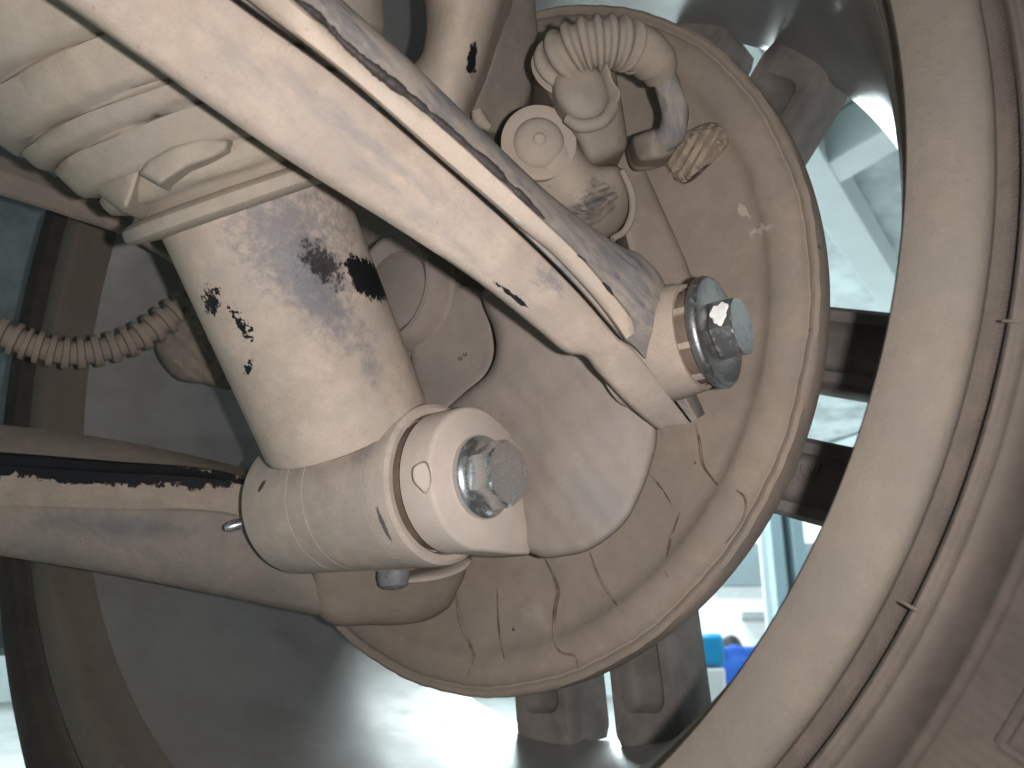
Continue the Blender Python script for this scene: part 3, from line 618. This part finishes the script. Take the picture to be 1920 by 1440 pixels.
obj("link_body", relief([(788, -90), (795, 0), (797, 60), (785, 108), (752, 135), (730, 190), (800, 290), (855, 260), (880, 195), (906, 130), (926, 60), (942, 0), (950, -90)], [(800, -80, .262), (870, -80, .252), (940, -80, .262), (800, 40, .268), (860, 40, .258), (925, 40, .268), (770, 140, .270), (840, 150, .262), (890, 150, .270), (800, 260, .268), (860, 230, .270)], 9, (34, .010), .03, mode='z'), m_link, link, sharp=50)
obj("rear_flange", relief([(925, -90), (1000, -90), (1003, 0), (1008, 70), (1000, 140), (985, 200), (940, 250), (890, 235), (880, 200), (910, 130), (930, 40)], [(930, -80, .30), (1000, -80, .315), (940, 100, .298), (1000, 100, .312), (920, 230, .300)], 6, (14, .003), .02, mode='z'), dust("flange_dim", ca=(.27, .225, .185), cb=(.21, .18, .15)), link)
obj("flange_edge", tube([P(893, 205, .285), P(900, 225, .286), P(918, 240, .287)], [.002, .0028, .0015], 14, 10), m_cal, link)

cal = thing("brake_caliper", "round capped dusty caliper housing with a small nipple, dark scuffs below", "caliper", P(1060, 320, .275))
obj("housing", relief([(948, 300), (944, 262), (958, 228), (990, 205), (1022, 199), (1050, 213), (1072, 250), (1112, 306), (1160, 312), (1182, 350), (1178, 400), (1150, 442), (1110, 450), (1040, 430), (980, 370)], [(960, 290, .268), (1000, 215, .268), (1010, 265, .262), (1060, 270, .263), (1000, 350, .268), (1080, 340, .263), (1120, 330, .268), (1120, 390, .268), (1170, 380, .280), (1140, 440, .284), (1040, 420, .276)], 8, (26, .008), .03, mode='z'), m_cal, cal, sharp=50)
cd = np.array([.05, -.02, -1.])
obj("end_cap", lathe([(.0125, -.002), (.0124, .0006), (.0115, .0009), (.0092, .0004), (.0084, .0002), (.0080, .0010), (.0070, .0022), (.0050, .0030), (.0026, .0034), (.0022, .0036), (.0016, .0044), (0, .0046)], P(1010, 268, .263), cd, 56), m_cal, cal)
obj("spring_wire", tube([P(1166, 318, .274), P(1184, 360, .277), P(1186, 400, .279), P(1172, 432, .281), P(1148, 448, .279)], [.0011, .0014, .0014, .0014, .0012], 40, 10), m_conn, cal)
for k in range(5):
    t = k/4; obj("boot_fold", tube([P(1020+55*t, 380+30*t-20, .2700), P(1075+40*t, 345+40*t, .2658), P(1118+36*t, 330+36*t, .2705)], [.0012, .0020, .0012], 20, 10), m_cal, cal)
# knuckle post behind the caliper
obj("carrier_post", relief([(1155, 300), (1200, 290), (1215, 330), (1290, 500), (1300, 560), (1240, 560), (1180, 470)], [(1170, 310, .305), (1205, 300, .310), (1240, 420, .296), (1290, 540, .285), (1200, 480, .285)], 6, (14, .003), .02, mode='z'), m_shield, knuckle)

con = thing("cable_connector", "dusty cable plug with a pleated rubber boot arching over to a short grey cable", "connector", P(1110, 180, .26))
obj("plug_body", relief([(1007, 125), (1022, 85), (1060, 72), (1110, 84), (1146, 112), (1160, 165), (1168, 205), (1176, 268), (1160, 288), (1108, 308), (1080, 262), (1050, 215), (1018, 165)], [(1015, 130, .266), (1060, 90, .262), (1080, 150, .254), (1140, 130, .262), (1090, 200, .2535), (1155, 200, .262), (1110, 250, .260), (1110, 300, .264), (1170, 270, .268)], 7, (24, .007), .03, mode='z'), m_conn, con, sharp=50)
obj("plug_shell", relief([(1036, 150), (1048, 120), (1085, 112), (1120, 125), (1140, 160), (1142, 195), (1125, 222), (1090, 232), (1060, 215), (1040, 185)], [(1045, 140, .2525), (1085, 130, .2510), (1130, 170, .2525), (1090, 180, .2485), (1090, 225, .2515)], 6, (18, .005), .012, mode='z'), m_conn, con, sharp=50)
obj("plug_collar", tube([P(1062, 222, .2535), P(1090, 236, .2525), P(1128, 228, .2535), P(1148, 200, .2565), P(1150, 172, .2575)], [.0016, .0022, .0022, .0022, .0014], 40, 12), m_conn, con)
obj("latch", relief([(1118, 112), (1136, 106), (1150, 150), (1164, 172), (1158, 195), (1140, 188), (1128, 150)], [(1120, 115, .2545), (1150, 160, .2525), (1155, 190, .254)], 5, (7, .002), .008, mode='z'), m_conn, con)
bp = [P(1046, 132, .262), P(1062, 108, .256), P(1092, 88, .253), P(1130, 80, .252), P(1165, 82, .253), P(1192, 92, .256)]
def fold(i, j): return 1+.13*(math.cos(i/160*2*math.pi*8.5))
obj("pleated_boot", tube(bp, [.0085, .0088, .0082, .0078, .0076, .0072], 160, 28, mod=lambda i, j: 1+.115*np.sign(math.cos(i/160*2*math.pi*9))*abs(math.cos(i/160*2*math.pi*9))**.6), m_conn, con, sharp=60)
obj("boot_collar", tube([P(1180, 86, .2545), P(1205, 96, .256), P(1228, 118, .259), P(1240, 142, .262)], [.0074, .0075, .0072, .0055], 30, 24), m_conn, con, sharp=50)
obj("cable", tube([P(1228, 122, .262), P(1250, 158, .265), P(1264, 205, .268), P(1262, 245, .271), P(1240, 268, .275)], [.0040, .0042, .0044, .0046, .0044], 60, 16, mod=lambda i, j: 1+.06*math.sin(j*1.9+i*.3)), m_cable, con, sharp=60)
obj("cable_clip", relief([(1184, 262), (1200, 250), (1236, 240), (1262, 246), (1272, 270), (1258, 292), (1225, 302), (1195, 300)], [(1190, 280, .279), (1230, 250, .272), (1225, 280, .270), (1262, 270, .275)], 6, (12, .004), .012, mode='z'), m_conn, con)

# ------------------------------------------------------------------ the workshop
def struct(name, m, mat): 
    o = obj(name, m, mat, None, world=True, smooth=False); o['kind'] = 'structure'; return o
m_floor = plain("workshop_concrete", (.36, .37, .36), .6, var=.2, scale=1.2)
m_wall = plain("wall_paint", (.74, .80, .80), .7, var=.06, scale=1.)
m_ceil = plain("ceiling_paint", (.68, .75, .765), .6, var=.3, scale=2.2)
m_beam = plain("beam_paint", (.80, .86, .87), .5, var=.05, scale=2)
m_post = plain("lift_post_blue_grey", (.30, .42, .46), .4, var=.08, scale=3)
m_vanw = plain("van_white", (.82, .84, .84), .25, var=.02, scale=2)
m_glass = plain("van_glass", (.30, .37, .40), .12, var=.1, scale=2)
m_tyreb = plain("plain_rubber", (.03, .03, .03), .8, var=.2, scale=30)
m_lampw = plain("lamp_housing_white", (.8, .82, .82), .4, var=.03)
m_glow = plain("lamp_tube_glow", (.9, .95, .95), .4, var=0, emit=((.85, .97, 1), 9))
m_day = plain("daylight_pane", (.9, .95, .95), .3, var=0, emit=((.82, .97, 1), 6.0))
m_frame = plain("window_frame_grey", (.35, .4, .42), .5, var=.1)
struct("floor", box(1, 8, -.1, 30, 36, .2), m_floor)
struct("ceiling", box(1, 8, 5.3, 30, 36, .2), m_ceil)
struct("far_wall", box(1, 26.1, 2.6, 30, .2, 5.2), m_wall)
struct("left_wall", box(-14.1, 8, 2.6, .2, 36, 5.2), m_wall)
struct("right_wall", box(16.1, 8, 2.6, .2, 36, 5.2), m_wall)
struct("near_wall", box(1, -10.1, 2.6, 30, .2, 5.2), m_wall)
# roof beams and a duct
for i, (x, rz) in enumerate(((-4, .3), (1.3, .5), (4.0, -.62), (8.0, .3))):
    o = obj("roof_beam", box(x, 6+i*.8, 5.02-.012*i, .28, 14, .34, rz), m_beam, None, world=True, bevel=.01)
    tag(o, ["white roof beam far to the left above the workshop", "white roof beam over the middle of the workshop", "pale diagonal roof beam seen through the right wheel gap", "pale roof beam along the right side of the ceiling"][i], "beam", "roof beams of the workshop")
for i, (x, y) in enumerate(LAMPS):
    row = {4.5: 'nearest', 3.9: 'front', 5.3: 'second', 8.5: 'third', 12.5: 'fourth', 18.0: 'farthest'}[y]; side = 'left' if x < -2 else ('right' if x > 4 else 'middle')
    t = thing("ceiling_lamp", f"white tube lamp hanging on the {side} in the {row} row under the ceiling", "lamp", (x, y, 4.5), "ceiling tube lamps", world=True)
    obj("housing", box(x, y, 4.56, 1.6, .16, .10), m_lampw, t, world=True, smooth=False)
    obj("tube", box(x, y, 4.465, 1.5, .12, .07), m_glow, t, world=True, smooth=False)
# windows in the far and the left wall
def window(x, y, z, w, h, rz, label, n=4):
    t = thing("window", label, "window", (x, y, z-h/2), "workshop windows", world=True); c, s = math.cos(rz), math.sin(rz)
    fr = M()
    for dz in (-h/2, h/2): box(x, y, z+dz, w+.1, .16, .1, rz, fr)
    for k in range(n+1):
        q = -w/2+w*k/n; box(x+c*q, y+s*q, z, .08, .14, h-.1, rz, fr)
    obj("frame", fr, m_frame, t, world=True, smooth=False)
    for k in range(n):
        q = -w/2+w*(k+.5)/n; obj("pane", box(x+c*q, y+s*q, z, w/n-.08, .03, h-.1, rz), m_day, t, world=True, smooth=False)
window(-1.5, 25.9, 3.4, 9, 2.6, 0, "wide bright window high in the far wall")
window(-13.9, 14.5, 2.0, 12, 3.6, math.pi/2, "tall bright glazed door in the left wall", 5)
# lift column, cabinet, van
def at_w(px, py, z): return W(P(px, py, z))
q = at_w(1478, 1090, 6.5)
t = thing("lift_column", "blue-grey lift column beside the white van", "lift column", (q[0], q[1], 0), world=True)
obj("column", box(q[0]-.09, q[1], 1.9, .10, .22, 3.8), m_post, t, world=True, bevel=.01); obj("column", box(q[0]+.09, q[1]+.02, 1.9, .10, .22, 3.8), m_post, t, world=True, bevel=.01)
obj("back_plate", box(q[0], q[1]+.13, 1.9, .34, .03, 3.8), m_beam, t, world=True); obj("base_plate", box(q[0], q[1], .02, .6, .5, .04), m_post, t, world=True)
q = at_w(1318, 1250, 5.0)
t = thing("service_cabinet", "white service cabinet with an azure top beside the worker", "cabinet", (q[0], q[1], 0), world=True)
obj("cabinet_body", box(q[0], q[1], .77, .17, .45, 1.5), m_vanw, t, world=True, bevel=.02); obj("cabinet_top", box(q[0], q[1], 1.62, .18, .46, .19), plain("azure", (.02, .33, .66), .4, var=.05), t, world=True, bevel=.03)
for dx in (-.06, .06): obj("castor", lathe([(0, -.02), (.035, -.02), (.035, .02), (0, .02)], np.array([q[0]+dx, q[1]-.2, .035]), np.array([1., 0, 0]), 20), m_tyreb, t, world=True)
q = at_w(1400, 1130, 8.6); vx, vy = q[0]+.2, q[1]+.9
van = thing("white_van", "white van raised on a lift, overexposed in the lower right wheel gap", "van", (vx, vy, .9), world=True)
def van_shape():
    pr = [(-1.0, 0), (-1.0, .75), (-.94, 1.0), (-.78, 1.72), (-.62, 1.86), (.62, 1.86), (.78, 1.72), (.94, 1.0), (1.0, .75), (1.0, 0)]
    m = M(); n = len(pr); vs = []
    for yy, s, dz in ((-.92, .90, -.06), (-.86, .97, 0), (3.6, 1, 0), (3.7, .95, -.05)):
        vs += [(vx+x*s, vy+yy, 1.15+z*(1 if dz == 0 else .98)) for x, z in pr]
    fs = [(i*n+j, i*n+(j+1) % n, (i+1)*n+(j+1) % n, (i+1)*n+j) for i in range(3) for j in range(n)]
    return m.add(vs, fs+[tuple(range(n))[::-1], tuple(3*n+j for j in range(n))])
obj("body", van_shape(), m_vanw, van, world=True, sharp=50)
obj("rear_window", box(vx, vy-.93, 2.45, 1.25, .03, .46), m_glass, van, world=True, bevel=.01)
obj("handle", box(vx-.12, vy-.945, 1.92, .34, .05, .10), plain("handle_grey", (.42, .45, .45), .4), van, world=True, bevel=.02)
for dx in (-.85, .85):
    for dy in (0, 2.7): obj("tyre", lathe([(.0, -.1), (.2, -.1), (.31, -.09), (.33, -.06), (.33, .06), (.31, .09), (.2, .1), (0, .1)], np.array([vx+dx, vy+dy, 1.1]), np.array([1., 0, 0]), 40), m_tyreb, van, world=True)
# worker in blue seen from behind
def fused(name, tubes, mat, par, vox=.014, it=6):
    m = M()
    for pts, r in tubes:
        a = tube([np.array(p) for p in pts], r, max(12, len(pts)*6), 14); m.add(a.v, a.f)
        for e, q in ((pts[0], r[0] if hasattr(r, '__len__') else r), (pts[-1], r[-1] if hasattr(r, '__len__') else r)):
            s = lathe([(0, -q)]+[(q*math.cos(t), q*math.sin(t)) for t in np.linspace(-1.3, 1.3, 7)]+[(0, q)], np.array(e, float), np.array([0, 0, 1.]), 14); m.add(s.v, s.f)
    o = obj(name, m, mat, par, world=True)
    r = o.modifiers.new("remesh", 'REMESH'); r.mode = 'VOXEL'; r.voxel_size = vox; r.use_smooth_shade = True
    s = o.modifiers.new("smooth", 'SMOOTH'); s.iterations = it; s.factor = .5
    return o
q = at_w(1378, 1222, 5.7); X, Y, H = q[0], q[1], q[2]
pr = thing("person", "person in blue workwear with dark hair standing beyond the wheel, seen from behind", "person", (X, Y, 0), world=True)
m_skin = plain("skin", (.52, .34, .25), .55, var=.08); m_blue = plain("workwear_blue", (.012, .09, .42), .85, var=.15, scale=8); m_navy = plain("trousers_navy", (.02, .03, .09), .85, var=.2); m_hair = plain("dark_hair", (.016, .013, .012), .6, var=.4, scale=80, bump=.5)
k = H-1.53
def p(x, y, z): return (X+x, Y+y, z+k)
def ph(x, y, z): return p(x, y+.09, z-.10)
hand = []
for s in (-1, 1):
    hand.append(([p(s*.27, .06, .86), p(s*.275, .08, .78)], [.034, .038]))
    for i, (dx, l) in enumerate(((-.03, .075), (-.01, .085), (.01, .08), (.03, .06))):
        hand.append(([p(s*.275, .08+dx, .775), p(s*.272, .085+dx, .775-l*.5), p(s*.262, .09+dx, .775-l)], [.0105, .010, .008]))
    hand.append(([p(s*.265, .115, .83), p(s*.25, .135, .79), p(s*.245, .14, .765)], [.013, .012, .009]))
fused("body", [([p(0, .01, 1.38), p(0, .02, 1.48)], [.062, .056]), ([ph(0, .03, 1.52), ph(0, .015, 1.60), ph(0, 0, 1.66)], [.070, .092, .080]), ([ph(0, .105, 1.575), ph(0, .122, 1.555)], [.014, .017]), ([ph(-.088, .02, 1.59), ph(-.092, .015, 1.56)], [.018, .014]), ([ph(.088, .02, 1.59), ph(.092, .015, 1.56)], [.018, .014])]+
      [([p(s*.255, .02, 1.1), p(s*.27, .06, .88)], [.044, .031]) for s in (-1, 1)]+hand, m_skin, pr, vox=.009)
fused("jacket", [([p(0, 0, .86), p(0, 0, 1.05), p(0, -.01, 1.25), p(0, 0, 1.42), p(0, .01, 1.50)], [.165, .155, .18, .16, .085])]+[([p(s*.09, 0, 1.49), p(s*.215, 0, 1.47), p(s*.255, 0, 1.28), p(s*.262, .02, 1.08), p(s*.27, .055, .90)], [.08, .08, .064, .055, .046]) for s in (-1, 1)], m_blue, pr)
fused("trousers", [([p(0, 0, .95), p(0, 0, .86)], [.155, .16])]+[([p(s*.085, 0, .88), p(s*.095, .01, .5), p(s*.10, -.01, .09)], [.10, .075, .06]) for s in (-1, 1)], m_navy, pr)
fused("hair", [([ph(0, -.02, 1.56), ph(0, -.02, 1.63), ph(0, -.005, 1.675)], [.074, .095, .075]), ([ph(0, .02, 1.66), ph(0, .055, 1.675)], [.075, .05])], m_hair, pr)
fused("shoes", [([p(s*.10, -.03, .05), p(s*.105, .08, .045), p(s*.11, .16, .035)], [.048, .046, .036]) for s in (-1, 1)], m_tyreb, pr, vox=.01)
